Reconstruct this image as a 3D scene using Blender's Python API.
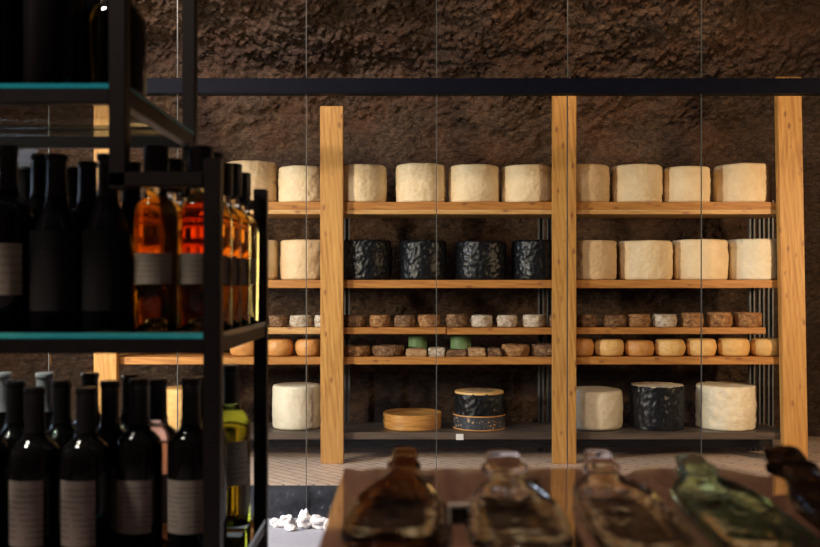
import bpy, bmesh, math, random
from mathutils import Vector, noise
R = math.radians
random.seed(7)
SC = bpy.context.scene
C = SC.collection
for o in list(bpy.data.objects): bpy.data.objects.remove(o)

# ------------------------------------------------------------------ camera, light, exposure
F = 911.1                       # focal length in pixels of the 820 px wide frame
CAMZ = 1.085
cam = bpy.data.cameras.new('camera'); camo = bpy.data.objects.new('camera', cam); C.objects.link(camo)
camo.location = (0, 0, CAMZ); camo.rotation_euler = (R(90), 0, 0)
cam.lens = 40; cam.sensor_width = 36; cam.shift_y = 11.5/820
cam.clip_start = .05
cam.dof.use_dof = True; cam.dof.focus_distance = 4.85; cam.dof.aperture_fstop = 5.2
SC.camera = camo

W = bpy.data.worlds.new('world'); SC.world = W; W.use_nodes = True
W.node_tree.nodes['Background'].inputs[0].default_value = (.55, .68, 1, 1)
W.node_tree.nodes['Background'].inputs[1].default_value = .35

def area(name, loc, target, sx, sy, power, col, spread=180):
    l = bpy.data.lights.new(name, 'AREA'); l.shape = 'RECTANGLE'; l.size = sx; l.size_y = sy
    l.energy = power; l.color = col; l.spread = R(spread)
    o = bpy.data.objects.new(name, l); C.objects.link(o); o.location = loc
    o.rotation_euler = (Vector(target)-Vector(loc)).to_track_quat('-Z', 'Y').to_euler()
    return o
def spot(name, loc, target, power, col, angle=60, size=.03, blend=.5):
    l = bpy.data.lights.new(name, 'SPOT'); l.energy = power; l.color = col
    l.spot_size = R(angle); l.spot_blend = blend; l.shadow_soft_size = size
    o = bpy.data.objects.new(name, l); C.objects.link(o); o.location = loc
    o.rotation_euler = (Vector(target)-Vector(loc)).to_track_quat('-Z', 'Y').to_euler()
    return o
DAY = (.62, .78, 1.0); WARM = (1.0, .63, .30); CREAM = (1.0, .80, .56)
area('window_daylight', (-2.92, 3.1, 1.75), (-.5, 3.9, 0), 1.7, 1.7, 110, DAY, 110)
area('left_lamp', (-2.90, 2.60, 1.30), (.9, 4.9, 1.1), .20, .35, 95, CREAM, 110)
area('right_lamp', (3.15, 2.75, 1.45), (.7, 4.9, 1.1), .25, .35, 36, (1.0, .68, .40), 120)
fl = area('front_fill', (-2.1, .75, 3.88), (-.4, 1.6, .9), .6, .6, 260, (1.0, .82, .70)); fl.data.shape = 'DISK'  # added fill light for the bottle fronts and labels, no real fixture
area('rock_fill_left', (-1.3, 2.9, 3.2), (-1.0, 4.9, 2.95), .5, .2, 16, (1.0, .84, .84), 70)  # added light, brightens the rock above the beam on the left
area('rock_fill_right', (1.1, 2.9, 3.2), (1.1, 4.9, 2.95), .5, .2, 12, (1.0, .64, .40), 70)  # added light, brightens the rock above the beam on the right
SC.view_settings.view_transform = 'Standard'; SC.view_settings.look = 'None'
SC.view_settings.gamma = 1; SC.view_settings.use_curve_mapping = False
SC.view_settings.exposure = -.16
try:
    SC.cycles.max_bounces = 12; SC.cycles.transmission_bounces = 12; SC.cycles.transparent_max_bounces = 16
    SC.cycles.caustics_reflective = False; SC.cycles.caustics_refractive = False
    SC.cycles.sample_clamp_indirect = 4
    SC.cycles.use_denoising = True
except Exception: pass

def PX(px, Y): return (px-410)*Y/F
def PZ(py, Y): return CAMZ-(py-285)*Y/F

# ------------------------------------------------------------------ materials
MATS = {}
class NT:
    def __init__(s, name):
        s.m = bpy.data.materials.new(name); s.m.use_nodes = True; s.t = s.m.node_tree; s.n = s.t.nodes; s.l = s.t.links
        s.b = s.n['Principled BSDF']; s.out = s.n['Material Output']; MATS[name] = s.m
        s.co = None
    def node(s, ty, **kw):
        n = s.n.new(ty)
        for k, v in kw.items():
            if k.startswith('_'): setattr(n, k[1:], v)
        return n
    def put(s, sock, v):
        if hasattr(v, 'is_linked'): s.l.new(v, sock)
        elif isinstance(v, (tuple, list)) and len(v) == 3 and sock.type == 'RGBA': sock.default_value = (*v, 1)
        else: sock.default_value = v
    def coord(s, scale=(1,1,1), rot=(0,0,0), kind='Object', rnd=False):
        t = s.n.new('ShaderNodeTexCoord'); m = s.n.new('ShaderNodeMapping')
        s.l.new(t.outputs[kind], m.inputs[0]); m.inputs['Scale'].default_value = scale; m.inputs['Rotation'].default_value = rot
        if rnd:
            oi = s.n.new('ShaderNodeObjectInfo'); mm = s.math('MULTIPLY', oi.outputs['Random'], 37.0)
            cb = s.n.new('ShaderNodeCombineXYZ')
            for i in range(3): s.l.new(mm, cb.inputs[i])
            s.l.new(cb.outputs[0], m.inputs['Location'])
        return m.outputs[0]
    def noise(s, co, scale, detail=4, rough=.55, dist=0):
        n = s.n.new('ShaderNodeTexNoise'); s.l.new(co, n.inputs['Vector'])
        n.inputs['Scale'].default_value = scale; n.inputs['Detail'].default_value = detail
        n.inputs['Roughness'].default_value = rough; n.inputs['Distortion'].default_value = dist
        return n.outputs[0]
    def vor(s, co, scale, feature='F1', out='Distance'):
        n = s.n.new('ShaderNodeTexVoronoi'); n.feature = feature; s.l.new(co, n.inputs['Vector']); n.inputs['Scale'].default_value = scale
        return n.outputs[out]
    def wave(s, co, scale, dist=0, detail=2, dscale=1, direction='X', kind='BANDS'):
        n = s.n.new('ShaderNodeTexWave'); n.wave_type = kind; n.bands_direction = direction
        s.l.new(co, n.inputs['Vector']); n.inputs['Scale'].default_value = scale
        n.inputs['Distortion'].default_value = dist; n.inputs['Detail'].default_value = detail; n.inputs['Detail Scale'].default_value = dscale
        return n.outputs['Fac']
    def ramp(s, fac, stops):
        n = s.n.new('ShaderNodeValToRGB'); e = n.color_ramp.elements
        while len(e) < len(stops): e.new(.5)
        for i, (p, c) in enumerate(stops):
            e[i].position = p; e[i].color = (*c, 1) if isinstance(c, tuple) else (c, c, c, 1)
        s.l.new(fac, n.inputs[0]); return n.outputs[0]
    def mix(s, fac, a, b, mode='MIX'):
        n = s.n.new('ShaderNodeMix'); n.data_type = 'RGBA'; n.blend_type = mode
        s.put(n.inputs[0], fac); s.put(n.inputs[6], a); s.put(n.inputs[7], b); return n.outputs[2]
    def math(s, op, a, b=0.0, clamp=False):
        n = s.n.new('ShaderNodeMath'); n.operation = op; n.use_clamp = clamp
        s.put(n.inputs[0], a); s.put(n.inputs[1], b); return n.outputs[0]
    def xyz(s, co, i):
        n = s.n.new('ShaderNodeSeparateXYZ'); s.l.new(co, n.inputs[0]); return n.outputs[i]
    def bump(s, h, strength=.3, dist=.01):
        n = s.n.new('ShaderNodeBump'); s.l.new(h, n.inputs['Height']); n.inputs['Strength'].default_value = strength
        n.inputs['Distance'].default_value = dist; s.l.new(n.outputs[0], s.b.inputs['Normal']); return n
    def set(s, **kw):
        for k, v in kw.items():
            s.put(s.b.inputs[{'col':'Base Color','rough':'Roughness','metal':'Metallic','ior':'IOR','trans':'Transmission Weight',
                   'sss':'Subsurface Weight','coat':'Coat Weight','spec':'Specular IOR Level','coatr':'Coat Roughness'}[k]], v)
        return s

def m_simple(name, col, rough=.5, **kw):
    n = NT(name); n.set(col=col, rough=rough, **kw); return n.m

def m_pine(name, axis, tone=1.0, tint=(1,1,1)):
    n = NT(name)
    sc = [14, 14, 14]; sc[axis] = 1.1
    co = n.coord(tuple(sc), rnd=True)
    g = n.noise(co, 3.2, 6, .6, .8)
    kc = n.coord((1,1,1), rnd=True)
    w = n.wave(n.coord(tuple([5 if i != axis else .5 for i in range(3)]), rnd=True), 5, 6, 3, .9, 'DIAGONAL')
    gm = n.math('ADD', n.math('MULTIPLY', g, .86), n.math('MULTIPLY', w, .14))
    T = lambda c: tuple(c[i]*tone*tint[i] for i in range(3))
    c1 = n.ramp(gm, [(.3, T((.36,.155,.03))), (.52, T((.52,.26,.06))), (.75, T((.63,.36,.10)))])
    ks = [20, 20, 20]; ks[axis] = 10
    kv = n.vor(n.coord(tuple(ks), rnd=True), 1.0)
    km = n.ramp(kv, [(.10, 1.0), (.22, .0)])
    c2 = n.mix(km, c1, T((.26,.10,.03)))
    blot = n.noise(kc, 2.3, 3)
    c3 = n.mix(n.ramp(blot, [(.4, 0.0), (.75, .45)]), c2, T((.52,.28,.09)))
    n.set(col=c3, rough=.55); n.bump(gm, .25, .004); return n.m

def m_rock(name, dark, mid, light, hi):
    n = NT(name); co = n.coord()
    st = n.coord((1.0, 1.0, 1.9), (0, R(-28), 0))
    a = n.noise(st, 27, 7, .68, .6); b = n.noise(st, 75, 4, .7); big = n.noise(co, 1.7, 4, .6)
    v = n.vor(st, 34)
    h = n.math('ADD', n.math('MULTIPLY', a, .62), n.math('MULTIPLY', b, .38))
    c = n.ramp(h, [(.30, dark), (.45, mid), (.58, light), (.75, hi)])
    c = n.mix(n.ramp(big, [(.35, 0.0), (.7, .65)]), c, n.mix(.5, dark, mid))
    red = n.noise(co, 3.1, 3, .5)
    c = n.mix(n.ramp(red, [(.45, 0.0), (.7, .4)]), c, n.mix(h, (.05,.018,.008), (.26,.11,.05)))
    n.set(col=c, rough=.9, spec=.25)
    hh = n.math('ADD', h, n.math('MULTIPLY', n.math('SUBTRACT', 1.0, v), .25))
    n.bump(hh, 1.0, .04); return n.m

def m_cream(name, base, deep, rough=.55, basket=True, bumpk=.6):
    n = NT(name); co = n.coord((1,1,1), rnd=True); raw = n.coord()
    big = n.noise(co, 9, 4, .6); fine = n.noise(co, 55, 5, .65)
    x, y, z = (n.xyz(raw, i) for i in range(3))
    ang = n.math('ARCTAN2', y, x)
    cb = n.n.new('ShaderNodeCombineXYZ'); n.l.new(n.math('MULTIPLY', ang, .13), cb.inputs[0]); n.l.new(z, cb.inputs[1])
    mp = n.n.new('ShaderNodeMapping'); n.l.new(cb.outputs[0], mp.inputs[0]); mp.inputs['Rotation'].default_value = (0,0,R(40)); mp.inputs['Scale'].default_value = (30, 130, 1); dg = n.noise(mp.outputs[0], 1.3, 4, .6, .5)
    c = n.mix(n.ramp(big, [(.35, 0.0), (.75, .8)]), base, deep)
    c = n.mix(n.ramp(fine, [(.5, 0.0), (.8, .35)]), c, deep)
    n.set(col=c, rough=rough, sss=.08); n.b.inputs['Subsurface Radius'].default_value = (.01,.006,.003)
    h = n.math('ADD', n.math('MULTIPLY', fine, .55), n.math('MULTIPLY', n.math('ADD', big, n.math('MULTIPLY', dg, 1.1 if basket else 0.0)), .7))
    n.bump(h, bumpk, .008); return n.m

def m_mottle(name, c1, c2, c3, sc=26, rough=.7, bk=.9, spec=.4, dist=.008):
    n = NT(name); co = n.coord((1,1,1.6), rnd=True)
    a = n.noise(co, sc, 6, .7, .7); b = n.noise(co, sc*3.2, 4, .6)
    h = n.math('ADD', n.math('MULTIPLY', a, .7), n.math('MULTIPLY', b, .3))
    n.set(col=n.ramp(h, [(.35, c1), (.5, c2), (.66, c3)]), rough=rough, spec=spec); n.bump(h, bk, dist); return n.m

m_pine('pine_upright', 2); m_pine('pine_board', 0, .85, (1.0,.84,.7)); m_pine('pine_board_pale_lit', 0, 1.12, (1.0,1.12,1.6)); m_pine('pine_thin', 0, .8, (1,.82,.66))  # the pale board tint also carries the lit underside of the top shelf
m_rock('cave_rock', (.018,.011,.008), (.060,.037,.024), (.15,.095,.062), (.30,.21,.15))
m_rock('plaster_rock', (.03,.022,.017), (.07,.05,.04), (.10,.075,.06), (.14,.11,.09))
m_cream('cream_rind', (.84,.68,.44), (.68,.49,.27))
m_cream('tan_rind', (.72,.52,.30), (.56,.38,.20))
m_cream('pale_rind', (.84,.76,.58), (.70,.60,.42), .45)
m_cream('gold_rind', (.76,.48,.17), (.60,.34,.11), .5, False)
m_cream('orange_rind', (.66,.32,.09), (.44,.17,.04), .5, False)
m_mottle('black_rind', (.002,.003,.004), (.003,.004,.006), (.006,.008,.011), 40, .36, .35, .32, .004)
m_mottle('black_cheese_top', (.04,.03,.02), (.40,.28,.15), (.62,.50,.32), 18, .5, .3)
m_mottle('bark_rind', (.035,.015,.007), (.15,.07,.03), (.42,.26,.13), 38, .8)
m_mottle('amber_rind', (.07,.028,.010), (.27,.12,.04), (.52,.31,.13), 34, .8)
m_mottle('white_mould_rind', (.16,.10,.06), (.48,.38,.28), (.74,.66,.54), 34, .8)
m_mottle('cut_paste', (.16,.07,.025), (.42,.24,.11), (.66,.46,.26), 45, .7)
m_mottle('green_wax', (.12,.24,.10), (.19,.34,.16), (.27,.42,.22), 10, .5, .1)
m_mottle('dark_steel', (.004,.003,.003), (.006,.004,.004), (.010,.007,.006), 30, .42, .1, .3, .001)
m_mottle('beam_paint', (.001,.0015,.004), (.0015,.002,.005), (.002,.003,.007), 20, .5, .1, .06, .001)
m_simple('aluminium', (.10,.105,.11), .5, metal=.2)
m_simple('capsule_black', (.010,.009,.010), .32)
m_simple('capsule_white', (.62,.62,.68), .4)
m_simple('stopper_clear', (.55,.60,.68), .2)
m_simple('seam_silicone', (.045,.05,.048), .3)
m_simple('tag_white', (.8,.8,.78), .6)
m_simple('string_white', (.6,.55,.48), .8)

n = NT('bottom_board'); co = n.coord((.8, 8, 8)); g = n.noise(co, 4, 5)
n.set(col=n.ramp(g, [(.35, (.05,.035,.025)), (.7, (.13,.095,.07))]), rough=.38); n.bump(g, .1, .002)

n = NT('spruce_box'); co = n.coord((1,1,1)); x, y, z = (n.xyz(co, i) for i in range(3))
g = n.noise(n.coord((2, 2, 22)), 5, 5, .6)
n.set(col=n.ramp(g, [(.3, (.34,.13,.025)), (.55, (.58,.28,.06)), (.8, (.70,.40,.12))]), rough=.45); n.bump(g, .5, .006)

# printed band round the black cheese: an illegible frieze of panels and medallions
n = NT('printed_band'); co = n.coord(); x, y, z = (n.xyz(co, i) for i in range(3)); ang = n.math('ARCTAN2', y, x)
cb = n.n.new('ShaderNodeCombineXYZ'); n.l.new(n.math('MULTIPLY', ang, 3.2), cb.inputs[0]); n.l.new(n.math('MULTIPLY', z, 22.0), cb.inputs[1])
v1 = n.vor(cb.outputs[0], 2.2); nz = n.noise(cb.outputs[0], 7, 4, .7)
cc = n.ramp(nz, [(.46, (.010,.010,.014)), (.56, (.04,.055,.08)), (.68, (.30,.27,.22))])
cc = n.mix(n.ramp(v1, [(.22, 1.0), (.32, 0.0)]), cc, (.42,.26,.13))
n.set(col=cc, rough=.35)

def m_label(name, paper, ink, rows=11, fade=.5, crest=False):
    n = NT(name); co = n.coord(kind='Generated'); z = n.xyz(co, 2); x = n.xyz(co, 0)
    st = n.math('FRACT', n.math('MULTIPLY', z, float(rows)))
    line = n.ramp(st, [(.30, 0.0), (.38, 1.0), (.62, 1.0), (.70, 0.0)])
    brk = n.ramp(n.noise(n.coord((60, 60, rows*3.1)), 1, 2), [(.42, 0.0), (.5, 1.0)])
    m = n.math('MULTIPLY', n.math('MULTIPLY', line, brk), fade)
    edge = n.ramp(z, [(.06, 0.0), (.10, 1.0), (.92, 1.0), (.96, 0.0)])
    m = n.math('MULTIPLY', m, edge)
    n.set(col=n.mix(m, paper, ink), rough=.7); return n.m
m_label('paper_label', (.60,.47,.41), (.12,.09,.08))
m_label('cream_label', (.72,.62,.50), (.22,.16,.12), 6, .35)
m_label('dark_label', (.012,.010,.011), (.03,.025,.025), 9, .5)
m_label('brown_label', (.32,.18,.12), (.10,.05,.04), 8, .4)
m_label('strip_label', (.30,.24,.22), (.03,.025,.03), 7, .8)
m_label('pale_label', (.80,.76,.68), (.2,.18,.16), 9, .5)

def m_bottle(name, fill, liquid, glass, opaque=None, rough=.02):
    """liquid colour below the fill height (metres over the base), glass colour above it"""
    n = NT(name); z = n.xyz(n.coord(), 2)
    f = n.math('GREATER_THAN', z, fill)
    n.set(col=n.mix(f, liquid, glass), rough=rough, trans=1.0, ior=1.40)
    if opaque is not None:
        n.put(n.b.inputs['Transmission Weight'], n.math('ADD', n.math('MULTIPLY', f, 1-opaque), opaque))
    return n.m
m_bottle('rose_glass', .205, (.97,.54,.12), (.93,.92,.88))
m_bottle('pink_glass', .215, (.80,.42,.28), (.7,.6,.5))
m_bottle('white_wine_glass', .215, (.34,.31,.02), (.16,.18,.04))
m_bottle('black_glass', .225, (.006,.005,.005), (.30,.24,.10), .0)
m_bottle('blackest_glass', .40, (.006,.005,.006), (.02,.02,.02), .0)
m_bottle('olive_glass', .3, (.12,.10,.008), (.1,.1,.02))

def m_clear(name, col, rough=.03, ior=1.45):
    n = NT(name); n.set(col=col, rough=rough, trans=1.0, ior=ior); return n.m
def m_tray(name, col, rough=.02, ior=1.34):
    n = NT(name); co = n.coord(rnd=True); h = n.noise(co, 22, 2, .5)
    n.set(col=col, rough=rough, trans=1.0, ior=ior); n.bump(h, .25, .010); return n.m
m_tray('tray_clear', (.97,.92,.88)); m_tray('tray_pink', (.95,.87,.82)); m_tray('tray_green', (.52,.88,.76)); m_tray('tray_amber', (.20,.08,.02), .03); m_tray('tray_black', (.04,.02,.012), .05)

# thin pane: straight-through glass with surface reflection
def m_pane(name, tint, k=1.0):
    m = bpy.data.materials.new(name); m.use_nodes = True; t = m.node_tree; t.nodes.clear()
    o = t.nodes.new('ShaderNodeOutputMaterial'); mx = t.nodes.new('ShaderNodeMixShader')
    tr = t.nodes.new('ShaderNodeBsdfTransparent'); gl = t.nodes.new('ShaderNodeBsdfGlossy'); fr = t.nodes.new('ShaderNodeFresnel')
    tr.inputs[0].default_value = (*tint, 1); gl.inputs['Roughness'].default_value = .0; fr.inputs[0].default_value = 1.5
    ml = t.nodes.new('ShaderNodeMath'); ml.operation = 'MULTIPLY'; ml.inputs[1].default_value = k
    t.links.new(fr.outputs[0], ml.inputs[0]); t.links.new(ml.outputs[0], mx.inputs[0])
    t.links.new(tr.outputs[0], mx.inputs[1]); t.links.new(gl.outputs[0], mx.inputs[2]); t.links.new(mx.outputs[0], o.inputs[0])
    MATS[name] = m
m_pane('pane', (.955,.965,.96), .5); m_pane('window_pane', (.95,.97,.97))
m_pane('shelf_glass', (.86,.93,.92), 1.3)
n = NT('shelf_glass_edge'); n.set(col=(.02,.46,.60), rough=.25, coat=.5, trans=.35)

# floor finishes
n = NT('concrete'); co = n.coord(); a = n.noise(co, 3, 5); b = n.noise(co, 40, 4)
n.set(col=n.ramp(n.math('ADD', n.math('MULTIPLY', a, .7), n.math('MULTIPLY', b, .3)), [(.35, (.20,.195,.215)), (.7, (.29,.285,.31))]), rough=.55); n.bump(b, .1, .002)
n = NT('tile'); co = n.coord((1,1,1), (0,0,R(45)))
br = n.n.new('ShaderNodeTexBrick'); n.l.new(co, br.inputs['Vector'])
br.inputs['Color1'].default_value = (.70,.50,.38,1); br.inputs['Color2'].default_value = (.80,.61,.48,1); br.inputs['Mortar'].default_value = (.16,.10,.07,1)
br.inputs['Scale'].default_value = 5.0; br.inputs['Mortar Size'].default_value = .018; br.inputs['Brick Width'].default_value = 1.0; br.inputs['Row Height'].default_value = .25
sp = n.noise(n.coord((2,16,1),(0,0,R(45))), 6, 4)
n.set(col=n.mix(n.ramp(sp, [(.4, 0.0), (.7, .5)]), br.outputs[0], (.74,.59,.46)), rough=.42); n.bump(br.outputs['Fac'], -.2, .002)
n = NT('riser_slate'); co = n.coord(); v = n.noise(co, 30, 5, .7)
n.set(col=n.ramp(v, [(.45, (.018,.020,.030)), (.62, (.04,.045,.06)), (.72, (.22,.22,.25))]), rough=.45)
n = NT('white_stone'); co = n.coord(); v = n.noise(co, 18, 4)
n.set(col=n.ramp(v, [(.35, (.42,.41,.42)), (.65, (.62,.61,.62))]), rough=.7); n.bump(v, .5, .01)
n = NT('polished_walnut'); co = n.coord((9, .8, 1)); g = n.noise(co, 2.2, 6, .6, 1.2)
n.set(col=n.ramp(g, [(.3, (.05,.024,.015)), (.6, (.12,.058,.036)), (.8, (.17,.085,.053))]), rough=.055, ior=1.8, coat=.6, coatr=.04)
m_simple('walnut_edge', (.22,.11,.055), .5)

# ------------------------------------------------------------------ mesh helpers
def finish(name, bm, mat, parent=None, loc=None, smooth=True, auto=35):
    me = bpy.data.meshes.new(name)
    bmesh.ops.recalc_face_normals(bm, faces=bm.faces)
    bm.to_mesh(me); bm.free()
    for m in (mat if isinstance(mat, (list, tuple)) else [mat]): me.materials.append(MATS[m])
    if smooth:
        for p in me.polygons: p.use_smooth = True
        try: me.set_sharp_from_angle(angle=R(auto))
        except Exception: pass
    o = bpy.data.objects.new(name, me); C.objects.link(o)
    if parent: o.parent = parent
    if loc: o.location = loc
    return o
def tag(o, label, cat, group=None):
    o['label'] = label; o['category'] = cat
    if group: o['group'] = group
    return o
def thing(name, label, cat, loc=(0,0,0), rz=0, group=None):
    o = bpy.data.objects.new(name, None); C.objects.link(o); o.empty_display_size = .05
    o.location = loc; o.rotation_euler = (0,0,rz)
    return tag(o, label, cat, group)
def struct(o): o['kind'] = 'structure'; return o
def dup(root, loc, rz, label, group=None):
    r = root.copy(); C.objects.link(r); r.location = loc; r.rotation_euler = (0,0,rz); r['label'] = label
    if group: r['group'] = group
    for ch in root.children:
        c = ch.copy(); C.objects.link(c); c.parent = r
    return r
def box(bm, x0, x1, y0, y1, z0, z1, bev=0, top=None):
    """top = (x0, x1) of the top face when the box leans"""
    tx0, tx1 = top or (x0, x1)
    vs = [bm.verts.new(p) for p in ((x0,y0,z0),(x1,y0,z0),(x1,y1,z0),(x0,y1,z0),(tx0,y0,z1),(tx1,y0,z1),(tx1,y1,z1),(tx0,y1,z1))]
    fs = [bm.faces.new([vs[i] for i in f]) for f in ((0,3,2,1),(4,5,6,7),(0,1,5,4),(1,2,6,5),(2,3,7,6),(3,0,4,7))]
    if bev:
        es = list({e for f in fs for e in f.edges})
        bmesh.ops.bevel(bm, geom=es, offset=bev, segments=2, affect='EDGES')
    return fs
def boxobj(name, mat, x0, x1, y0, y1, z0, z1, parent=None, bev=.002, top=None, origin=True):
    bm = bmesh.new()
    cx, cy, cz = ((x0+x1)/2, (y0+y1)/2, z0) if origin and not parent else (0,0,0)
    t = (top[0]-cx, top[1]-cx) if top else None
    box(bm, x0-cx, x1-cx, y0-cy, y1-cy, z0-cz, z1-cz, bev, t)
    return finish(name, bm, mat, parent, (cx,cy,cz), smooth=True)
def lathe(bm, prof, n=40, jitter=None):
    rings = []
    for r, z in prof:
        if r < 1e-5: rings.append([bm.verts.new((0,0,z))]); continue
        rings.append([bm.verts.new((r*math.cos(2*math.pi*i/n), r*math.sin(2*math.pi*i/n), z)) for i in range(n)])
    for a, b in zip(rings, rings[1:]):
        for i in range(n):
            j = (i+1) % n
            if len(a) == 1 and len(b) == 1: continue
            if len(a) == 1: bm.faces.new((a[0], b[i], b[j]))
            elif len(b) == 1: bm.faces.new((a[i], a[j], b[0]))
            else: bm.faces.new((a[i], a[j], b[j], b[i]))
    return rings

# ------------------------------------------------------------------ the cave
def rockpatch(name, prof, x0, x1, dx, amp, mat, seed=0):
    bm = bmesh.new(); nx = int((x1-x0)/dx)+1; rows = []
    for k, (y, z, ny, nz, am) in enumerate(prof):
        row = []
        for i in range(nx):
            x = x0+(x1-x0)*i/(nx-1)
            p = Vector((x, y, z)); q = Vector((x*1.0+z*.45, y, z*1.5-x*.25))+Vector((seed,0,0))
            d = noise.fractal(q*1.1, 1.0, 2.0, 3)*.09 + noise.fractal(q*4.5, .9, 2.1, 3)*.025 + noise.fractal(q*17, .8, 2.2, 2)*.018
            if dx < .05:
                g = Vector((x*.9+z*.5, y*.3, (z*.9-x*.5)*1.9))
                d += (noise.turbulence(g*24, 3, True, amplitude_scale=.65, frequency_scale=2.1)-.6)*(.014+.026*max(0, min(1, (z-1.95)*4)))
            row.append(bm.verts.new((x, y+ny*d*amp*am, z+nz*d*amp*am)))
        rows.append(row)
    for a, b in zip(rows, rows[1:]):
        for i in range(nx-1): bm.faces.new((a[i], a[i+1], b[i+1], b[i]))
    return struct(finish(name, bm, mat, auto=180))
def profile(pts, step):
    out = []
    for (y0,z0),(y1,z1) in zip(pts, pts[1:]):
        L = math.hypot(y1-y0, z1-z0); k = max(1, int(L/step))
        for i in range(k): out.append((y0+(y1-y0)*i/k, z0+(z1-z0)*i/k))
    out.append(pts[-1]); res = []
    for i, (y, z) in enumerate(out):
        a = out[max(0, i-4)]; b = out[min(len(out)-1, i+4)]
        ty, tz = b[0]-a[0], b[1]-a[1]; L = math.hypot(ty, tz) or 1
        res.append((y, z, -tz/L, ty/L, 1.0))
    return res
rockpatch('wall_back', profile([(5.55,-.05),(5.52,.9),(5.48,1.6),(5.40,2.0),(5.22,2.3),(4.95,2.55),(4.55,2.75),(4.2,2.86)], .011), -2.9, 3.0, .0115, 1.0, 'cave_rock')
rockpatch('ceiling', profile([(4.2,2.86),(3.4,3.2),(2.0,3.9),(-2.6,4.2)], .09), -3.2, 3.4, .09, .5, 'cave_rock')
struct(boxobj('floor', 'concrete', -3.2, 3.4, -2.6, 5.6, -.08, 0))
struct(boxobj('wall_front', 'plaster_rock', -3.2, 3.4, -2.75, -2.6, 0, 4.4))
struct(boxobj('wall_right', 'plaster_rock', 3.3, 3.45, -2.6, 5.6, 0, 4.4))
wl = bmesh.new()
for a in ((-2.6, 2.15, 0, 4.4), (4.05, 5.6, 0, 4.4), (2.15, 4.05, 0, .8), (2.15, 4.05, 2.7, 4.4)): box(wl, -3.15, -2.95, a[0], a[1], a[2], a[3])
struct(finish('wall_left', wl, 'plaster_rock', smooth=False))
wf = bmesh.new()
for a in ((2.15,2.21,.8,2.7),(3.99,4.05,.8,2.7),(2.21,3.99,.8,.86),(2.21,3.99,2.64,2.7),(3.07,3.13,.86,2.64)): box(wf, -2.98, -2.93, a[0], a[1], a[2], a[3])
win = struct(finish('window_1', wf, 'dark_steel', smooth=False))
win.data.name = 'window_1'
wp = bmesh.new(); box(wp, -2.958, -2.952, 2.21, 3.99, .86, 2.64); finish('pane', wp, 'window_pane', win, smooth=False)
# tiled platform under the cheese shelves
GY = 4.24
PLZ = .154
pl = struct(boxobj('trim_1', 'tile', -3.0, 3.3, GY+.012, 5.6, 0.0, PLZ, bev=0)); pl.location.z = 0.0
rs = struct(boxobj('trim_2', 'riser_slate', -3.0, 3.3, GY+.004, GY+.0115, 0, PLZ-.004, bev=0))

# ------------------------------------------------------------------ steel beam and glass screen
bo = boxobj('steel_beam', 'beam_paint', -2.94, 3.3, GY-.035, GY+.035, PZ(93, GY-.035), PZ(78, GY-.035), bev=.003)
tag(bo, 'long black steel beam running across the top of the glass screen', 'beam')
xs = [-80, 50, 178.5, 307, 437, 568, 701.5, 833]
wheres = ['behind the bottles at the far left', 'behind the rosé bottles on the wine rack', 'left of the short upright', 'over the left half of the middle bay',
          'over the right half of the middle bay', 'over the left half of the right bay', 'over the right half of the right bay']
for i in range(7):
    x0, x1 = PX(xs[i], GY)+.0015, PX(xs[i+1], GY)-.0015
    for up in (0, 1):
        z0, z1 = (0.0, PZ(93, GY-.035)) if not up else (PZ(78, GY-.035), 2.62)
        t = thing('glass_panel', ('upper clear glass pane above the beam, ' if up else 'tall clear glass pane below the beam, ')+wheres[i], 'glass panel', ((x0+x1)/2, GY-.005, z0), 0,
                  'glass panes above the beam' if up else 'tall glass panes of the screen')
        bm = bmesh.new(); w = (x1-x0)/2; box(bm, -w+.003, w-.003, -.004, .004, 0, z1-z0); finish('pane', bm, 'pane', t, smooth=False)
        bm = bmesh.new(); box(bm, w-.003, w+.0008, -.0042, .0042, 0, z1-z0); finish('edge_seal', bm, 'seam_silicone', t, smooth=False)

# ------------------------------------------------------------------ cheese shelving
SY, SF = 4.74, 4.786           # upright faces, shelf fronts
rack = thing('cheese_shelving', 'long pine shelving full of cheeses behind the glass screen', 'shelving', (0, SY, PLZ))
def rp(name, mat, x0, x1, y0, y1, z0, z1, bev=.003, top=None):
    o = boxobj(name, mat, x0, x1, y0-SY, y1-SY, z0-PLZ, z1-PLZ, parent=rack, bev=bev, top=top)
    return o
for (a, b, ty, ta, tb) in ((93.5,105.5+11,104,93.5,116.5), (320.5,343.5,106,320,343), (553,567.2,84,553,567), (568,576.5,84,568,576.5), (784,808.5,76.5,777,801.5)):
    rp('upright', 'pine_upright', PX(a,SY), PX(b,SY), SY, SF-.003, PLZ, PZ(ty,SY), top=(PX(ta,SY), PX(tb,SY)))
LV = {1: 202, 2: 280, 3: 327.5, 4: 357, 5: 432.5}
def sz(l): return PZ(LV[l], SF)
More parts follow.
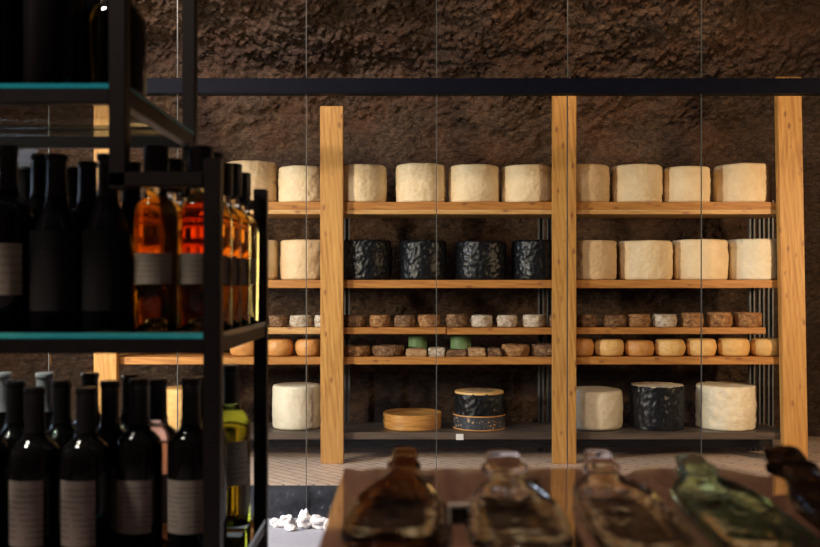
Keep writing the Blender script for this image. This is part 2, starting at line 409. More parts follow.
for bi, (bx0, bx1) in enumerate(((105, 332), (332.5, 564.5), (565, 790))):
    X0, X1 = PX(bx0, SF), PX(bx1, SF)
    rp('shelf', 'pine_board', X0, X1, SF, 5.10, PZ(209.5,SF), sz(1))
    rp('shelf', 'pine_board_pale_lit', X0, X1, SF+.001, 5.10, PZ(214,SF), PZ(209.6,SF))  # added pale board, its colour stands in for the shelf's brightly lit underside
    rp('shelf', 'pine_board', X0, X1, SF, 5.10, PZ(288,SF), sz(2))
    rp('shelf', 'pine_board', X0, X1, SF, 5.10, PZ(364.5,SF), sz(4))
    if bi == 1:
        rp('shelf', 'pine_thin', X0, PX(446, SF), SF, 5.10, PZ(334,SF), sz(3)); rp('shelf', 'pine_thin', PX(446.5, SF), X1, SF+.004, 5.10, PZ(334.5,SF), sz(3)-.001)
    else:
        rp('shelf', 'pine_thin' if bi == 2 else 'pine_board_pale_lit', X0, PX(766, SF) if bi == 2 else X1, SF, 5.10, PZ(334,SF), sz(3))
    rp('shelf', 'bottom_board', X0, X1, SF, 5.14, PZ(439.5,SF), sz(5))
    rp('kick_board', 'dark_steel', X0, X1, 5.05, 5.07, PLZ+.03, PZ(441,SF))
for px in (752, 761.5, 770.5, 541, 549.5, 347):
    bm = bmesh.new(); X = PX(px, 5.12)
    for d in (-.012, .012): box(bm, X+d-.004, X+d+.004, 5.115-SY, 5.14-SY, 0, PZ(200,5.1)-PLZ)
    box(bm, X-.012, X+.012, 5.132-SY, 5.14-SY, 0, PZ(200,5.1)-PLZ)
    finish('metal_channel', bm, 'aluminium', rack, smooth=False)

# ------------------------------------------------------------------ cheeses
def cheese_mesh(bm, r, h, edge, amp, freq, bulge=.02, seed=0, n=120, crack=.0):
    prof = [(0, 0), (r*.6, 0)]
    for i in range(5):
        a = -math.pi/2+math.pi/2*i/4; prof.append((r-edge+edge*math.cos(a), edge+edge*math.sin(a)))
    k = 26
    for i in range(1, k):
        t = i/k; prof.append((r+bulge*r*math.sin(math.pi*t), edge+(h-2*edge)*t))
    for i in range(5):
        a = math.pi/2*i/4; prof.append((r-edge+edge*math.cos(a), h-edge+edge*math.sin(a)))
    for q in (.85, .65, .4, .2): prof.append(((r-edge)*q, h+.0015*(1-q)))
    prof.append((0, h+.0015))
    lathe(bm, prof, n)
    for v in bm.verts:
        if v.co.z < 1e-4: continue
        q = v.co*freq+Vector((seed*3.7, seed*1.9, 0)); d = noise.fractal(q, .9, 2.0, 3)*amp
        rr = Vector((v.co.x, v.co.y, 0)); L = rr.length
        if crack and .03*h < v.co.z < .97*h and L > r*.8:
            an = math.atan2(v.co.y, v.co.x)*r; a1 = an*.77+v.co.z*.64; a2 = -an*.64+v.co.z*.77
            d += (noise.ridged_multi_fractal(Vector((a1*42, a2*175, seed*5.1)), .9, 2.1, 2, 1.0, 2.0)-.9)*crack
        if L > r*.5: v.co += rr/L*d
        if v.co.z > h*.8: v.co.z += d*.5
_seed = 0
def wheel(x0, x1, ytop, lvl, mat, label, name='large_cheese', cat='cheese', group=None, far=None, setback=.02, edge=None, amp=.003, freq=22, tilt=0, topmat=None, bulge=.02, n=120, crack=0):
    global _seed; _seed += 1
    r = .1
    for _ in range(6):
        Yc = SF+setback+r; r = (x1-x0)/2*Yc/F
    z0 = sz(lvl); Xc = PX((x0+x1)/2, Yc)
    zt = PZ(ytop, Yc-r) if not far else PZ(ytop, Yc+r*.9)
    h = zt-z0
    edge = edge if edge is not None else min(.014, h*.22)
    bm = bmesh.new(); cheese_mesh(bm, r, h, edge, amp, freq, bulge, _seed, n, crack)
    o = finish(name, bm, mat if not topmat else [mat, topmat], None, (Xc, Yc, z0+.0005), auto=60)
    o.rotation_euler.z = random.uniform(-3, 3)
    if topmat:
        for p in o.data.polygons:
            if p.normal.z > .8 and p.center.z > h*.6: p.material_index = 1
    if tilt: o.rotation_euler = (0, R(tilt), o.rotation_euler.z)
    return tag(o, label, cat, group), r, h, Xc, Yc, z0

G1 = 'large pale cheese wheels on the top shelf'
for a in [
 (170,218,163,'tan_rind','pale cream cheese wheel on the top shelf, mostly hidden behind the wine bottle necks'),
 (226,277,160,'tan_rind','tall tan cream cheese wheel on the top shelf, leftmost seen clear of the wine rack'),
 (279,327,165,'cream_rind','cream cheese wheel on the top shelf tucked against the left of the short upright'),
 (336,386.5,163.5,'cream_rind','cream cheese wheel on the top shelf tucked against the right of the short upright'),
 (396,445,162.5,'cream_rind','cream cheese wheel on the top middle shelf, second from the short upright'),
 (449,498.5,163.5,'cream_rind','cream cheese wheel on the top middle shelf, third from the short upright'),
 (502,553,164,'cream_rind','pale cheese wheel on the top middle shelf against the left of the double upright'),
 (559,608.5,163.5,'tan_rind','cheese wheel on the top right shelf, half behind the double upright'),
 (612.5,661,163.5,'cream_rind','bright cream cheese wheel on the top right shelf, second from the double upright'),
 (663.5,708.5,165.5,'cream_rind','narrower cream cheese wheel on the top right shelf, third from the double upright'),
 (715,769,162.5,'cream_rind','widest cream cheese wheel on the top right shelf, nearest the leaning right upright')]:
    wheel(a[0], a[1], a[2], 1, a[3], a[4], group=G1, setback=.0, crack=.0034, amp=.0032)
G2 = 'pale cheese wheels on the second shelf'
for a in [
 (231,277.5,239.5,'cream_rind','tan cheese wheel on the second shelf, just right of the rack back post'),
 (281,330,239.5,'tan_rind','grey cream cheese wheel on the second shelf left of the short upright'),
 (565,615.5,240,'tan_rind','tan shaded cheese wheel on the second shelf right of the double upright'),
 (619,671,240,'cream_rind','cream cheese wheel on the second right shelf, second from the double upright'),
 (673,726,239,'cream_rind','basket-marked cream wheel crossed by the seam on the second right shelf'),
 (728,780,238.5,'pale_rind','pale cheese wheel on the second shelf touching the right upright')]:
    wheel(a[0], a[1], a[2], 2, a[3], a[4], group=G2, setback=.0, crack=.0034, amp=.0032)
G3 = 'black coated cheese wheels on the second shelf'
for a in [
 (343,391,239.5,'black cheese wheel beside the short upright, with bottles mirrored in the glass'),
 (400,446,240,'black cheese wheel on the second shelf crossed by the glass seam'),
 (455.5,505.5,240.5,'black cheese wheel on the second shelf, third from the short upright'),
 (512.5,560,239.5,'black cheese wheel on the second shelf against the double upright')]:
    wheel(a[0], a[1], a[2], 2, 'black_rind', a[3], group=G3, setback=.0, amp=.006, freq=55, crack=.0018)
G4 = 'small rustic cheeses on the third shelf'
M4 = ['bark_rind','amber_rind','white_mould_rind']
T = 'small cheese on the third shelf of the '
for a in [
 (246,267,315.5,0,'small brown cheese on the third shelf just left of the rack back post'),
 (270,287,316,0,'small brown cheese on the third shelf just right of the rack back post'),
 (290,312,316,2,'small pale-banded cheese on the third shelf of the left bay'),
 (315,333,316,2,'small cheese on the third shelf half behind the short upright'),
 (343,366,316,0,'small brown cheese on the third shelf touching the right of the short upright'),
 (370,390,316,1,'small brown cheese, second from the short upright on the third middle shelf'),
 (394.5,415,316,0,'small brown cheese, third from the short upright on the third middle shelf'),
 (418,440,315.5,1,'small amber cheese on the third shelf just left of the glass seam'),
 (446.5,467,315,0,'small pale brown cheese on the third shelf just right of the glass seam'),
 (471,492,316,2,'small pale-rinded cheese, second right of the glass seam on the third middle shelf'),
 (497,516.5,316,2,'small white-dusted cheese, third right of the glass seam on the third middle shelf'),
 (523,545,315.5,2,'small white-dusted cheese on the third shelf, next to the double upright'),
 (549,569,315.5,0,'small brown cheese on the third shelf mostly hidden by the double upright'),
 (575,596,315,0,'small dark cheese on the third shelf just right of the double upright'),
 (603,625,316,0,'flat dark banded cheese, second from the double upright on the third right shelf'),
 (628,649.5,315,1,'small amber cheese, third from the double upright on the third right shelf'),
 (653,676,315,2,'pale mottled small cheese in the middle of the third right shelf'),
 (682,702.5,313.5,1,'small brown cheese just left of the seam on the third right shelf'),
 (707.5,731,313,1,'small ridged amber cheese just right of the seam on the third right shelf'),
 (735,760.5,313,1,'last small amber cheese at the open end of the third right shelf')]:
    wheel(a[0], a[1], a[2]-1, 3, M4[a[3]], a[4], name='small_cheese', group=G4, far=True, amp=.005, freq=40, setback=.012, n=36, edge=.008, bulge=.05)
# hind row of the third shelf, peeping over the front one
G5 = 'golden small wheels on the fourth shelf'
for a in [
 (231,261,339,'orange_rind','orange cheese wheel on the fourth shelf left of the rack back post'),
 (266,293,338.5,'orange_rind','orange cheese wheel on the fourth shelf just right of the rack back post'),
 (296,322,338.5,'orange_rind','orange cheese wheel on the fourth shelf beside the short upright'),
 (566,593,338,'orange_rind','small orange wheel on the fourth shelf half behind the double upright'),
 (595,623,338.5,'gold_rind','round golden wheel, second on the fourth right shelf'),
 (625,653,339.5,'orange_rind','pitted golden wheel, third on the fourth right shelf'),
 (655,684,338.5,'gold_rind','golden wheel in the middle of the fourth right shelf'),
 (687,715,338,'gold_rind','golden wheel crossed by the glass seam on the fourth right shelf'),
 (718.5,748,337.5,'gold_rind','golden wheel, second from the right end of the fourth right shelf'),
 (751.5,781,337.5,'gold_rind','golden wheel touching the right upright on the fourth shelf')]:
    wheel(a[0], a[1], a[2], 4, a[3], a[4], name='golden_cheese', group=G5, far=True, setback=.01, edge=.02, amp=.003, bulge=.06)
# cut and rustic pieces on the fourth middle shelf
def chunk(x0, x1, ytop, mat, label, kind, setback=.012):
    global _seed; _seed += 1
    if kind == 'round': return wheel(x0, x1, ytop, 4, mat, label, name='rustic_cheese', group='rustic and cut cheeses on the fourth middle shelf', far=True, amp=.008, freq=34, setback=setback, n=40, edge=.01, bulge=.05)
    w = (x1-x0)*(SF+.06)/F; X = PX((x0+x1)/2, SF+.06); z0 = sz(4); h = PZ(ytop, SF+.12)-z0; d = .12
    bm = bmesh.new(); n = 12
    # a half wheel lying on its flat: the arc to the back, the ragged cut face to the front
    pts = [(-w/2, 0), (w/2, 0)]+[(w/2*math.cos(math.pi*i/n), d*math.sin(math.pi*i/n)) for i in range(1, n)]
    lo = [bm.verts.new((x, y, 0)) for x, y in pts]; hi = [bm.verts.new((x*.97, y*.97+.002, h)) for x, y in pts]
    bm.faces.new(lo[::-1]); tf = bm.faces.new(hi)
    for i in range(len(pts)): j = (i+1) % len(pts); bm.faces.new((lo[i], lo[j], hi[j], hi[i]))
    bmesh.ops.bevel(bm, geom=list(bm.edges), offset=.006, segments=2, affect='EDGES')
    bmesh.ops.triangulate(bm, faces=bm.faces); bmesh.ops.subdivide_edges(bm, edges=bm.edges, cuts=2, use_grid_fill=True)
    for v in bm.verts:
        q = v.co*45+Vector((_seed*2.3,0,0)); dd = noise.fractal(q, .9, 2, 3)*.006
        v.co += Vector((dd, noise.noise(q*1.3)*.004, dd*.8 if v.co.z > .01 else 0))
        v.co.z = max(v.co.z, 0)
    o = finish('cut_cheese', bm, mat, None, (X, SF+setback, z0+.0005), auto=50)
    return tag(o, label, 'cheese', 'rustic and cut cheeses on the fourth middle shelf')
chunk(341,370.5,345,'amber_rind','brown rustic cheese on the fourth shelf beside the short upright','round')
chunk(372.5,403,344.5,'bark_rind','broad dark rustic cheese, second on the fourth middle shelf','round')
chunk(405.5,427,348,'cut_paste','cut cheese in front of the left green tin','half')
chunk(428,445,347,'white_mould_rind','pale cut cheese just left of the glass seam on the fourth shelf','half')
chunk(446,466,349,'bark_rind','dark cut cheese in front of the right green tin','half')
chunk(467.5,485.5,347,'cut_paste','small cut cheese right of the right green tin','half')
chunk(487,501,347.5,'bark_rind','smallest dark cut cheese on the fourth middle shelf','half')
chunk(501.5,529,343.5,'amber_rind','orange brown rustic cheese, second left of the double upright on the fourth shelf','round')
chunk(531.5,560,343.5,'bark_rind','rustic cheese on the fourth shelf against the double upright','round')
for x0, x1, lb in ((408.5,427,'small green round tin standing behind cut cheeses, left of the seam'), (450.5,471,'green round tin standing behind cut cheeses, right of the seam')):
    Y = SF+.21; r = (x1-x0)/2*Y/F; z0 = sz(4); h = PZ(335.5, Y-r)-z0
    t = thing('green_tin', lb, 'tin', (PX((x0+x1)/2, Y), Y, z0+.0005), 0, 'green tins on the fourth shelf')
    bm = bmesh.new(); lathe(bm, [(0,0),(r-.002,0),(r,.002),(r,h*.8),(0,h*.8)], 32); finish('tin_body', bm, 'green_wax', t)
    bm = bmesh.new(); lathe(bm, [(0,h*.8+.0003),(r+.0015,h*.8+.0003),(r+.0015,h-.002),(r-.001,h),(0,h)], 32); finish('lid', bm, 'green_wax', t)
# bottom shelf
G6 = 'big cheeses on the bottom shelf'
wheel(163,207,385,5,'gold_rind','golden cheese wheel on the bottom shelf seen between the dark wine bottles', group=G6, far=True, setback=.05)
wheel(273,321,382,5,'pale_rind','large white cheese wheel on the bottom shelf left of the short upright', group=G6, far=True, setback=.05)
wheel(563,621.5,386,5,'pale_rind','large white cheese wheel on the bottom shelf right of the double upright', group=G6, far=True, setback=.03, edge=.018)
wheel(631,683,382,5,'black_rind','black cheese wheel with a pale top on the bottom right shelf', group=G6, far=True, setback=.03, topmat='pale_rind', amp=.006, freq=55, edge=.006, crack=.0018)
wheel(697,754,381.5,5,'pale_rind','largest white cheese wheel on the bottom shelf near the right upright', group=G6, far=True, setback=.03, edge=.01, amp=.006, crack=.002)
# black wheel sitting in a printed band
x0, x1 = 455, 503.5
r = .13
for _ in range(5): Yc = SF+.03+r; r = (x1-x0)/2*Yc/F
z0 = sz(5); H = PZ(389, Yc+r)-z0
t = thing('banded_cheese', 'tall black cheese in a printed band, with a brown label on its top', 'cheese', (PX(479.3,Yc), Yc, z0+.0005))
bm = bmesh.new(); cheese_mesh(bm, r, H, .008, .006, 45, .0, 3); finish('black_wheel', bm, 'black_rind', t, auto=60)
bm = bmesh.new(); lathe(bm, [(r+.004,.002),(r+.009,.002),(r+.009,H*.40),(r+.004,H*.40),(r+.004,.002)], 64); pband = finish('printed_band', bm, 'printed_band', t)
for zz in (.002, H*.40-.004):
    bm = bmesh.new(); lathe(bm, [(r+.009,zz),(r+.0105,zz),(r+.0105,zz+.006),(r+.009,zz+.006),(r+.009,zz)], 64); finish('band_edge', bm, 'orange_rind', pband)
bm = bmesh.new(); lathe(bm, [(0,H+.009),(r*.62,H+.009),(r*.64,H+.004),(0,H+.004)], 48); finish('top_label', bm, 'black_cheese_top', t)
bm = bmesh.new(); lathe(bm, [(r*.64,H+.0035),(r*.64,H+.0075),(r*.99,H+.0065),(r+.002,H-.004),(r*.9,H-.006)], 56); finish('top_rind', bm, 'gold_rind', t)
# low wooden cheese box
x0, x1 = 383.5, 441.5
r = .15
for _ in range(5): Yc = SF+.03+r; r = (x1-x0)/2*Yc/F
H = PZ(408, Yc+r)-z0
t = thing('wooden_cheese_box', 'low round spruce box of cheese on the bottom middle shelf', 'box', (PX(412.5,Yc), Yc, z0+.0005))
bm = bmesh.new(); lathe(bm, [(0,0),(r*.98,0),(r,.004),(r*1.0,H*.72),(r*.97,H*.72),(0,H*.70)], 72); bbase = finish('box_base', bm, 'spruce_box', t)
bm = bmesh.new(); lathe(bm, [(r*1.0,H*.34),(r*1.025,H*.34),(r*1.025,H*.5),(r*1.0,H*.5),(r*1.0,H*.34)], 72); finish('hoop', bm, 'spruce_box', bbase)
bm = bmesh.new(); lathe(bm, [(0,H*.72),(r*1.02,H*.72),(r*1.02,H-.004),(r*1.0,H),(r*.95,H-.003),(0,H-.002)], 72); finish('lid', bm, 'spruce_box', t)
tg = boxobj('price_ticket', 'tag_white', PX(456,SF-.004), PX(463.5,SF-.004), SF-.004, SF-.001, PZ(440,SF-.004), PZ(434,SF-.004), bev=.0005)
tag(tg, 'small white ticket on the edge of the bottom shelf below the black banded cheese', 'ticket')

# ------------------------------------------------------------------ wine rack (dark steel, glass shelves, stepped top)
RX, UX = -.292, -.431; YF, YB = 1.352, 1.785; LX = -1.30
Z_MID, Z_LOW, Z_UP = CAMZ-.0705, CAMZ-.453, CAMZ+.297
wr = thing('wine_rack', 'dark steel wine rack with glass shelves in the left foreground', 'rack', (0, 0, 0))
def wb(name, x0, x1, y0, y1, z0, z1, mat='dark_steel', bev=.0015): return boxobj(name, mat, x0, x1, y0, y1, z0, z1, parent=wr, bev=bev)
h = .0125
for y in (YF, YB):
    wb('post', RX-h, RX+h, y-h, y+h, 0, 1.272); wb('post', LX-h, LX+h, y-h, y+h, 0, 2.25)
    wb('post', UX-h, UX+h, y-h, y+h, 1.226, 2.25)
    wb('cross_bar', UX-h, RX-h, y-h, y+h, 1.230, 1.252) if y == YF else wb('cross_bar', UX-h, RX-h, y-h, y+h, 1.232, 1.250)
for zt, xr in ((Z_MID, RX), (Z_LOW, RX), (Z_UP, UX)):
    g = .0072 if zt == Z_UP else .0085
    for y in (YF, YB): wb('rail', LX+h, xr-h, y-.01, y+.01, zt-g-.022, zt-g)
    for x in (LX, xr): wb('side_rail', x-.01, x+.01, YF+h, YB-h, zt-g-.022, zt-g)
    bm = bmesh.new(); fs = box(bm, LX+h+.001, xr-h-.0005, YF-.010, YB+.008, zt-g, zt)+box(bm, xr-h-.0005, xr+.0115, YF+h+.001, YB-h-.001, zt-g, zt)
    for f in fs:
        f.normal_update(); f.material_index = 0 if abs(f.normal.z) > .5 or f.normal.y > .5 else 1
    # corners notched by the posts: keep the sheet clear of them at the ends
    finish('glass_shelf', bm, ['shelf_glass', 'shelf_glass_edge'], wr, smooth=False)

def bottle_profile(kind, Hh, r):
    n = .0145
    if kind == 'bordeaux':
        b = [(r*.98,.0),(r,.004),(r,.62),(r*.985,.645),(r*.90,.675),(r*.70,.705),(r*.50,.725),(n*1.15,.755),(n,.79),(n*.97,.965),(n*1.12,.97),(n*1.12,.992),(n*.9,1.0)]
    elif kind == 'burgundy':
        b = [(r*.98,.0),(r,.004),(r,.44),(r*.97,.48),(r*.88,.54),(r*.72,.61),(r*.55,.67),(r*.44,.72),(n*1.08,.77),(n,.81),(n*.97,.965),(n*1.15,.97),(n*1.15,.992),(n*.9,1.0)]
    elif kind == 'rose':
        b = [(r*.98,.0),(r,.005),(r,.60),(r*.985,.63),(r*.92,.665),(r*.76,.70),(r*.55,.725),(n*1.2,.75),(n*.95,.78),(n*.9,.90),(n*1.2,.905),(n*1.2,.92),(n*1.0,.93),(n*.95,.99),(n*.9,1.0)]
    else:  # squat
        b = [(r*.96,.0),(r,.01),(r,.48),(r*.97,.52),(r*.84,.57),(r*.6,.61),(n*1.5,.65),(n*1.3,.7),(n*1.3,.97),(n*1.6,.975),(n*1.6,1.0)]
    prof = [(0, .022), (r*.35, .018), (r*.62, .006), (r*.8, .0)]
    prof += [(x, z*Hh) for x, z in b]
    return prof+[(0, Hh)], n
def make_bottle(kind, Hh, r, glass, cap, labels, name='wine_bottle'):
    """labels: list of (material, z0, z1, half-angle deg, turn deg)"""
    t = thing(name, 'x', 'bottle')
    prof, n = bottle_profile(kind, Hh, r)
    bm = bmesh.new(); lathe(bm, prof, 40); finish('glass_body', bm, glass, t, auto=50)
    bm = bmesh.new()
    zc = Hh*(.76 if kind != 'rose' else .80)
    def rad(z):
        for (r0,z0),(r1,z1) in zip(prof, prof[1:]):
            if z0 <= z <= z1 and z1 > z0 and z0 > .03: return r0+(r1-r0)*(z-z0)/(z1-z0)
        return n
    if kind == 'rose': cp = [(n*1.25, Hh*.80), (n*1.32, Hh*.81), (n*1.36, Hh*1.0), (n*1.2, Hh*1.006), (0, Hh*1.006)]
    else:
        cp = [(rad(zc)+.0008, zc)]+[(rad(zc+(Hh-zc)*q)+.0008, zc+(Hh-zc)*q) for q in (.15,.3,.6,.82,.86,.95)]+[(n*1.05, Hh+.001), (0, Hh+.001)]
    lathe(bm, cp, 28); finish('capsule', bm, cap, t, auto=50)
    for (lm, a, b, ha, turn) in labels:
        bm = bmesh.new(); k = 14; L = []
        for i in range(k+1):
            an = R(-90+turn)+R(ha)*(2*i/k-1); c, s = math.cos(an), math.sin(an)
            L.append([bm.verts.new(((r+.0006)*c, (r+.0006)*s, a)), bm.verts.new(((r+.0006)*c, (r+.0006)*s, b))])
        for p, q in zip(L, L[1:]): bm.faces.new((p[0], q[0], q[1], p[1]))
        for e in list(bm.edges): pass
        ret = bmesh.ops.solidify(bm, geom=list(bm.faces), thickness=-.0003)
        finish('label', bm, lm, t, auto=50)
    return t
BOT = {}
def put_bottle(kind, x, y, z, label, group, rz=0, scale=1.0):
    src, used = BOT[kind]
    if not used:
        src.location = (x, y, z+.0003); src.rotation_euler.z = rz; src['label'] = label; src['group'] = group; BOT[kind][1] = True; o = src
    else: o = dup(src, (x, y, z+.0003), rz, label, group)
    return o
def bk(key, *a, **k): BOT[key] = [make_bottle(*a, **k), False]
bk('burg', 'burgundy', .277, .0405, 'blackest_glass', 'capsule_black', [('dark_label', .03, .155, 62, 6)])
bk('bord_pale', 'bordeaux', .290, .038, 'blackest_glass', 'capsule_black', [('cream_label', .055, .135, 50, 5)])
bk('bord_strip', 'bordeaux', .288, .038, 'blackest_glass', 'capsule_black', [('strip_label', .04, .12, 40, 20)])
bk('bord_small', 'bordeaux', .277, .034, 'blackest_glass', 'capsule_black', [('brown_label', .025, .085, 50, 10)])
bk('rose', 'rose', .290, .0345, 'rose_glass', 'capsule_black', [('cream_label', .072, .120, 58, 0)])
bk('rosesm', 'rose', .282, .0345, 'rose_glass', 'capsule_black', [('cream_label', .072, .120, 58, 0)])
bk('red', 'bordeaux', .289, .0385, 'black_glass', 'capsule_black', [('paper_label', .046, .148, 46, -6)])
bk('redtall', 'bordeaux', .299, .0375, 'black_glass', 'capsule_black', [('paper_label', .055, .140, 54, -8)])
bk('redwhite', 'bordeaux', .289, .0365, 'black_glass', 'capsule_white', [('pale_label', .046, .13, 46, 0)])
bk('pink', 'bordeaux', .289, .036, 'pink_glass', 'capsule_black', [('paper_label', .046, .13, 46, 0)])
bk('green', 'bordeaux', .300, .0385, 'white_wine_glass', 'capsule_black', [('pale_label', .078, .160, 42, 22)])
bk('jar', 'squat', .32, .0455, 'blackest_glass', 'capsule_black', [], name='squat_bottle')
bk('squat', 'squat', .23, .043, 'olive_glass', 'capsule_black', [], name='squat_bottle')
GA = 'dark wine bottles on the middle rack shelf'; GB = 'rosé bottles on the middle rack shelf'; GC = 'wine bottles on the lower rack shelf'; GD = 'dark squat bottles on the upper rack shelf'
Zm = Z_MID
for kd, px, y, lb, rz in [
 ('bord_pale', 8, 1.45, 'tall dark bottle with pale label at the left edge, middle shelf', 0),
 ('burg', 57, 1.45, 'black sloping-shouldered bottle with an arched black label, left of its twin', 0),
 ('burg', 107.8, 1.45, 'black sloping-shouldered bottle just left of the front rosé bottle', .1)]:
    put_bottle(kd, PX(px, y), y, Zm, lb, GA, rz)
for kd, X, y, lb, rz in [
 ('bord_strip', -.620, 1.53, 'dark bottle with a narrow patterned strip label, behind the two leftmost middle-shelf bottles', .5),
 ('bord_small', -.543, 1.535, 'dark bottle whose neck shows between the two sloping-shouldered bottles', 0),
 ('bord_small', -.680, 1.612, 'dark bottle neck behind the leftmost middle-shelf bottle', 0),
 ('bord_small', -.598, 1.612, 'dark bottle in the third row, its neck beside the left sloping-shouldered bottle', 0),
 ('bord_small', -.472, 1.545, 'dark bottle with a brown label half hidden behind the right sloping-shouldered bottle', .25)]:
    put_bottle(kd, X, y, Zm, lb, GA, rz)
for kd, X, y, lb in [
 ('rose', -.404, 1.45, 'front rosé bottle under the short cross bar, left of the other front one'),
 ('rose', -.334, 1.455, 'front rosé bottle directly left of the front rack post'),
 ('rosesm', -.402, 1.548, 'rosé bottle in the second row behind the two front ones'),
 ('rose', -.332, 1.526, 'rosé bottle hidden mostly by the front rack post'),
 ('rosesm', -.330, 1.597, 'rosé bottle just right of the front rack post, third in its line'),
 ('rose', -.327, 1.667, 'rosé bottle right of the front rack post, taller capped and fourth in its line'),
 ('rosesm', -.323, 1.737, 'rearmost rosé bottle of the line, nearest the rack back post'),
 ('rosesm', -.405, 1.63, 'rosé bottle in the third row behind the cross bar')]:
    put_bottle(kd, X, y, Zm, lb, GB)
for kd, px, y, lb in [
 ('red', 35, 1.45, 'dark wine bottle with a tall beige label, leftmost whole one of the lower shelf'),
 ('red', 86, 1.45, 'dark wine bottle with a tall beige label, second of the lower shelf front row'),
 ('redtall', 139, 1.49, 'dark wine bottle with a beige label, third of the lower shelf front row'),
 ('redtall', 191, 1.49, 'dark wine bottle with a beige label beside the front rack post, lower shelf'),
 ('red', -15, 1.47, 'dark wine bottle cut off by the left edge of the photo on the lower shelf'),
 ('red', 16, 1.55, 'dark bottle neck in the second lower row, leftmost'),
 ('red', 62, 1.55, 'dark bottle neck in the second lower row, between the first two labelled bottles'),
 ('red', 110, 1.55, 'dark bottle neck in the second lower row, between the second and third labelled bottles'),
 ('redwhite', 3, 1.69, 'bottle with a white capsule at the left edge of the lower shelf'),
 ('redwhite', 45, 1.69, 'bottle with a white capsule behind the leftmost labelled bottle, lower shelf'),
 ('red', 90, 1.69, 'dark capped bottle at the back of the lower shelf behind the second labelled bottle'),
 ('red', 131, 1.66, 'dark bottle at the back of the lower shelf behind the third labelled bottle'),
 ('pink', 158, 1.585, 'pink wine bottle between the two rightmost beige-labelled bottles of the lower shelf'),
 ('red', 205, 1.62, 'dark bottle half behind the front rack post on the lower shelf'),
 ('green', 230, 1.735, 'yellow green white-wine bottle between the two rack posts, lower shelf')]:
    put_bottle(kd, PX(px, y), y, Z_LOW, lb, GC, 0)
for j, (X, y, lb) in enumerate([
 (-.457, 1.425, 'squat olive glass bottle right of the upper rack post'),
 (-.550, 1.41, 'dark squat bottle just left of the upper rack post'),
 (-.645, 1.41, 'dark squat bottle at the left edge of the photo on the upper shelf'),
 (-.740, 1.41, 'dark squat bottle beyond the left edge of the front row on the upper shelf'),
 (-.600, 1.50, 'dark squat bottle in the second row filling the left gap of the upper shelf'),
 (-.508, 1.505, 'dark squat bottle in the second row filling the right gap of the upper shelf'),
 (-.695, 1.50, 'dark squat bottle in the second row at the far left of the upper shelf')]):
    put_bottle('squat' if j == 0 else 'jar', X, y, Z_UP, lb, GD)

# ------------------------------------------------------------------ table with slumped-bottle trays
K = .80; TZ = CAMZ-.30*K; TILT = R(1.1); YT = 1.493*K
def tz(y): return TZ+(y-YT)*math.tan(TILT)
tb = thing('display_table', 'polished dark walnut table with a wavy far edge in the right foreground', 'table', (.3, .8, 0))
bm = bmesh.new()
def fary(X):
    e = 1.493; X = X/K
    for c, w, d in ((.335, .045, .052), (.56, .052, .060), (-.08, .022, .014), (.02, .05, .010), (.75,.06,.05)):
        t_ = (X-c)/w
        if abs(t_) < 1: e -= d*(math.cos(math.pi*t_)+1)/2
    return e*K
xl, xr = -.1075*K, 1.15*K; N = 90; yn = .06
edge = [(xl+(xr-xl)*i/N) for i in range(N+1)]
for zz in (0,): pass
top = [bm.verts.new((x-.3, fary(x)-.8, tz(fary(x)))) for x in edge]; topn = [bm.verts.new((x-.3, yn-.8, tz(yn))) for x in edge]
bot = [bm.verts.new((x-.3, fary(x)-.8+.005, tz(fary(x))-.035)) for x in edge]; botn = [bm.verts.new((x-.3, yn-.8, tz(yn)-.035)) for x in edge]
for i in range(N):
    bm.faces.new((topn[i], topn[i+1], top[i+1], top[i])); bm.faces.new((bot[i], bot[i+1], botn[i+1], botn[i]))
    f = bm.faces.new((top[i], top[i+1], bot[i+1], bot[i])); f.material_index = 1
    f = bm.faces.new((topn[i+1], topn[i], botn[i], botn[i+1])); f.material_index = 1
for a, b in ((0, 0), (N, N)):
    f = bm.faces.new((topn[a], top[a], bot[a], botn[a])); f.material_index = 1
finish('tabletop', bm, ['polished_walnut', 'walnut_edge'], tb, smooth=False)
for x in (-.04, .87):
    for y in (.12, 1.08): boxobj('leg', 'walnut_edge', x-.03-.3, x+.03-.3, y-.03-.8, y+.03-.8, 0, tz(y)-.0362, parent=tb)

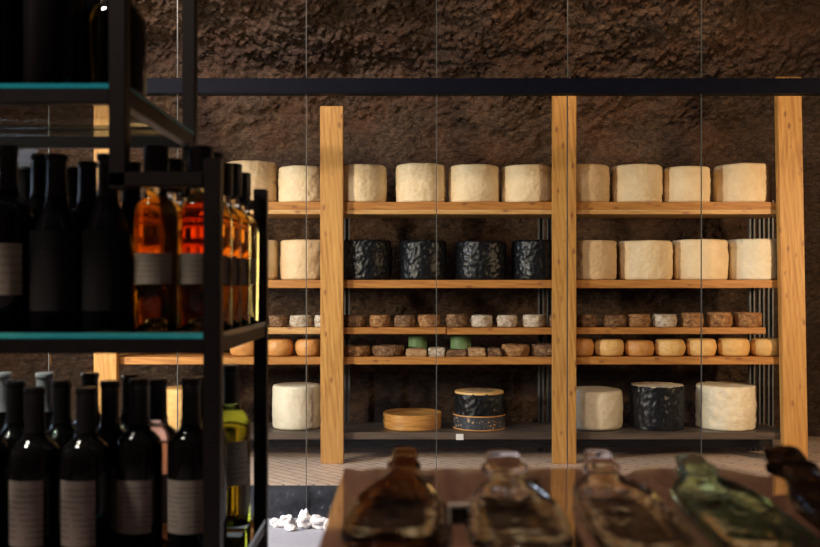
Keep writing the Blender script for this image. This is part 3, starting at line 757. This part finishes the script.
def tray(label, base, tip, hw, mat, lipw=.024, hook=.030, dish=.018, L=.40, group='slumped bottle trays on the table', rounded=False):
    """a wine bottle melted flat: base end towards the camera, neck and curled lip away from it"""
    bx, by, tx, ty = base[0]*K, base[1]*K, tip[0]*K, tip[1]*K; hw *= K; lipw *= K; hook *= K; dish *= K; d = Vector((tx-bx, ty-by)); L = d.length
    rz = math.atan2(d.y, d.x)-math.pi/2
    #  s, half width, bottom z, thickness, dish
    S = [(0,.35,.016,.008,0),(.005,.62,.008,.018,.002),(.03,.86,.002,.024,.010),(.07,.97,.0,.025,.8*dish),(.18,1.0,.0,.025,dish),(.35,1.0,.0,.025,dish)]
    if rounded: S += [(.52,1.0,.0,.025,dish),(.64,.99,.0,.025,dish),(.71,.93,.0,.025,dish*.9),(.765,.79,.0,.026,dish*.7),(.80,.60,.002,.026,dish*.3),(.825,.42,.005,.024,0),(.85,.35,.010,.020,0)]
    else: S += [(.48,.97,.0,.025,dish),(.56,.88,.0,.026,dish*.9),(.63,.74,.001,.026,dish*.7),(.69,.58,.003,.025,dish*.4),(.75,.44,.006,.022,0),(.80,.36,.010,.020,0),(.84,.34,.013,.020,0)]
    S += [(.86,.42,.012,.025,0),(.885,.43,.013,.026,0),(.90,.35,.016,.020,0),
         (.94,.32,hook*.72/K,.017,0),(.975,.31,hook*.95/K,.013,0),(.995,.26,hook/K,.010,0),(1.0,.16,hook/K+.002,.006,0)]
    S = [(q[0], q[1], q[2]*K, q[3]*K, q[4]) for q in S]
    bm = bmesh.new(); n = 56; rings = []
    for s, w, zb, th, ds in S:
        w = max(w*hw, 0) if s < .81 else w*hw*(lipw/.024/K)
        ring = []
        for i in range(n):
            a = 2*math.pi*i/n; c, sn = math.cos(a), math.sin(a)
            x = w*math.copysign(abs(c)**.7, c); z = zb+th/2+th/2*math.copysign(abs(sn)**.75, sn)
            if sn > 0: z -= ds*max(0, 1-(x/(w*.93))**4)**.8 if abs(x) < w*.93 else 0
            z += noise.noise(Vector((x*40, s*12, bx*9)))*.0005*(1 if sn > 0 else 0)
            ring.append(bm.verts.new((x, s*L, max(z, 0.0))))
        rings.append(ring)
    for a, b in zip(rings, rings[1:]):
        for i in range(n): bm.faces.new((a[i], a[(i+1) % n], b[(i+1) % n], b[i]))
    bm.faces.new(rings[0][::-1]); bm.faces.new(rings[-1])
    o = finish('slumped_bottle_tray', bm, mat, None, (bx, by, tz(by)+.0008), auto=70)
    md = o.modifiers.new('subd', 'SUBSURF'); md.levels = 1; md.render_levels = 1
    o.rotation_euler = (TILT, 0, rz)
    return tag(o, label, 'bottle tray', group)
tray('dark amber flattened bottle tray, leftmost on the table', (-.024, 1.035), (-.007, 1.435), .0615, 'tray_amber', hook=.036)
tray('clear flattened bottle tray, second from the left on the table, left of the reflected post', (.127, 1.015), (.144, 1.42), .0635, 'tray_clear', hook=.034, lipw=.032)
tray('clear pinkish flattened bottle tray on the table between the clear one and the green one', (.268, .985), (.290, 1.42), .058, 'tray_pink', hook=.036, lipw=.028, rounded=True)
tray('green flattened bottle tray on the right of the table', (.408, .985), (.428, 1.405), .062, 'tray_green', hook=.032, lipw=.028, rounded=True)
tray('black flattened bottle tray cut off by the right edge of the photo', (.560, .98), (.578, 1.43), .066, 'tray_black', hook=.040, lipw=.034)
tray('brown flattened bottle tray in the near row, only its neck in view at the bottom', (-.026, .58), (-.024, .985), .058, 'tray_amber', hook=.036)
# small tag on a string
t = thing('hanging_tag', 'tiny dark square tag with a pale frame beside the clear flattened bottle', 'tag', (PX(459.5, 1.15*K), 1.15*K, tz(1.15*K)+.0003))
boxobj('tag_card', 'capsule_black', -.0085, .0085, -.001, .001, .003, .020, parent=t, bev=.0004)
bm = bmesh.new(); box(bm, -.011, .011, -.0016, .0016, .0201, .0245, .0006); box(bm, -.011, -.0087, -.0016, .0016, .0, .0201); box(bm, .0087, .011, -.0016, .0016, .0, .0201); finish('tag_frame', bm, 'string_white', t, smooth=False)

# ------------------------------------------------------------------ white stones at the foot of the glass
SD = [(276,527,9,'white stone at the left end of the heap at the foot of the riser'),(286,527,12,'rounded white stone, second from the left at the foot of the riser'),(291,531,8,'small flat white stone in front of the rounded one'),
      (298,526,9,'white stone in the middle of the heap at the foot of the riser'),(304.5,529,12,'tall pointed white stone in the heap'),(313,528,9,'small white stone right of the pointed one'),
      (319,529,14,'large white stone at the right of the heap by the table edge'),(330,530,11,'white stone partly behind the table edge')]
for i, (px, py, s, lb) in enumerate(SD):
    Y = min(1.085*F/(py-285), GY-.05); rr = s*Y/F/2
    bm = bmesh.new(); bmesh.ops.create_icosphere(bm, subdivisions=3, radius=1)
    sx, sy, s_z = rr*1.0, rr*.75, rr*(1.5 if i == 4 else .95)
    for v in bm.verts:
        d = 1+noise.noise(v.co*1.3+Vector((i*5,0,0)))*.5+noise.cell(v.co*2.3+Vector((i,0,0)))*.12
        v.co = Vector((v.co.x*sx*d*(1.25-.5*(v.co.z > .3 and i == 4)), v.co.y*sy*d, v.co.z*s_z*d))
    mz = min(v.co.z for v in bm.verts)
    for v in bm.verts: v.co.z = max(v.co.z-mz-.2*rr, 0)
    o = finish('white_stone', bm, 'white_stone', None, (PX(px, Y), Y, .0003), auto=25)
    tag(o, lb, 'stone', 'white stones at the foot of the riser')
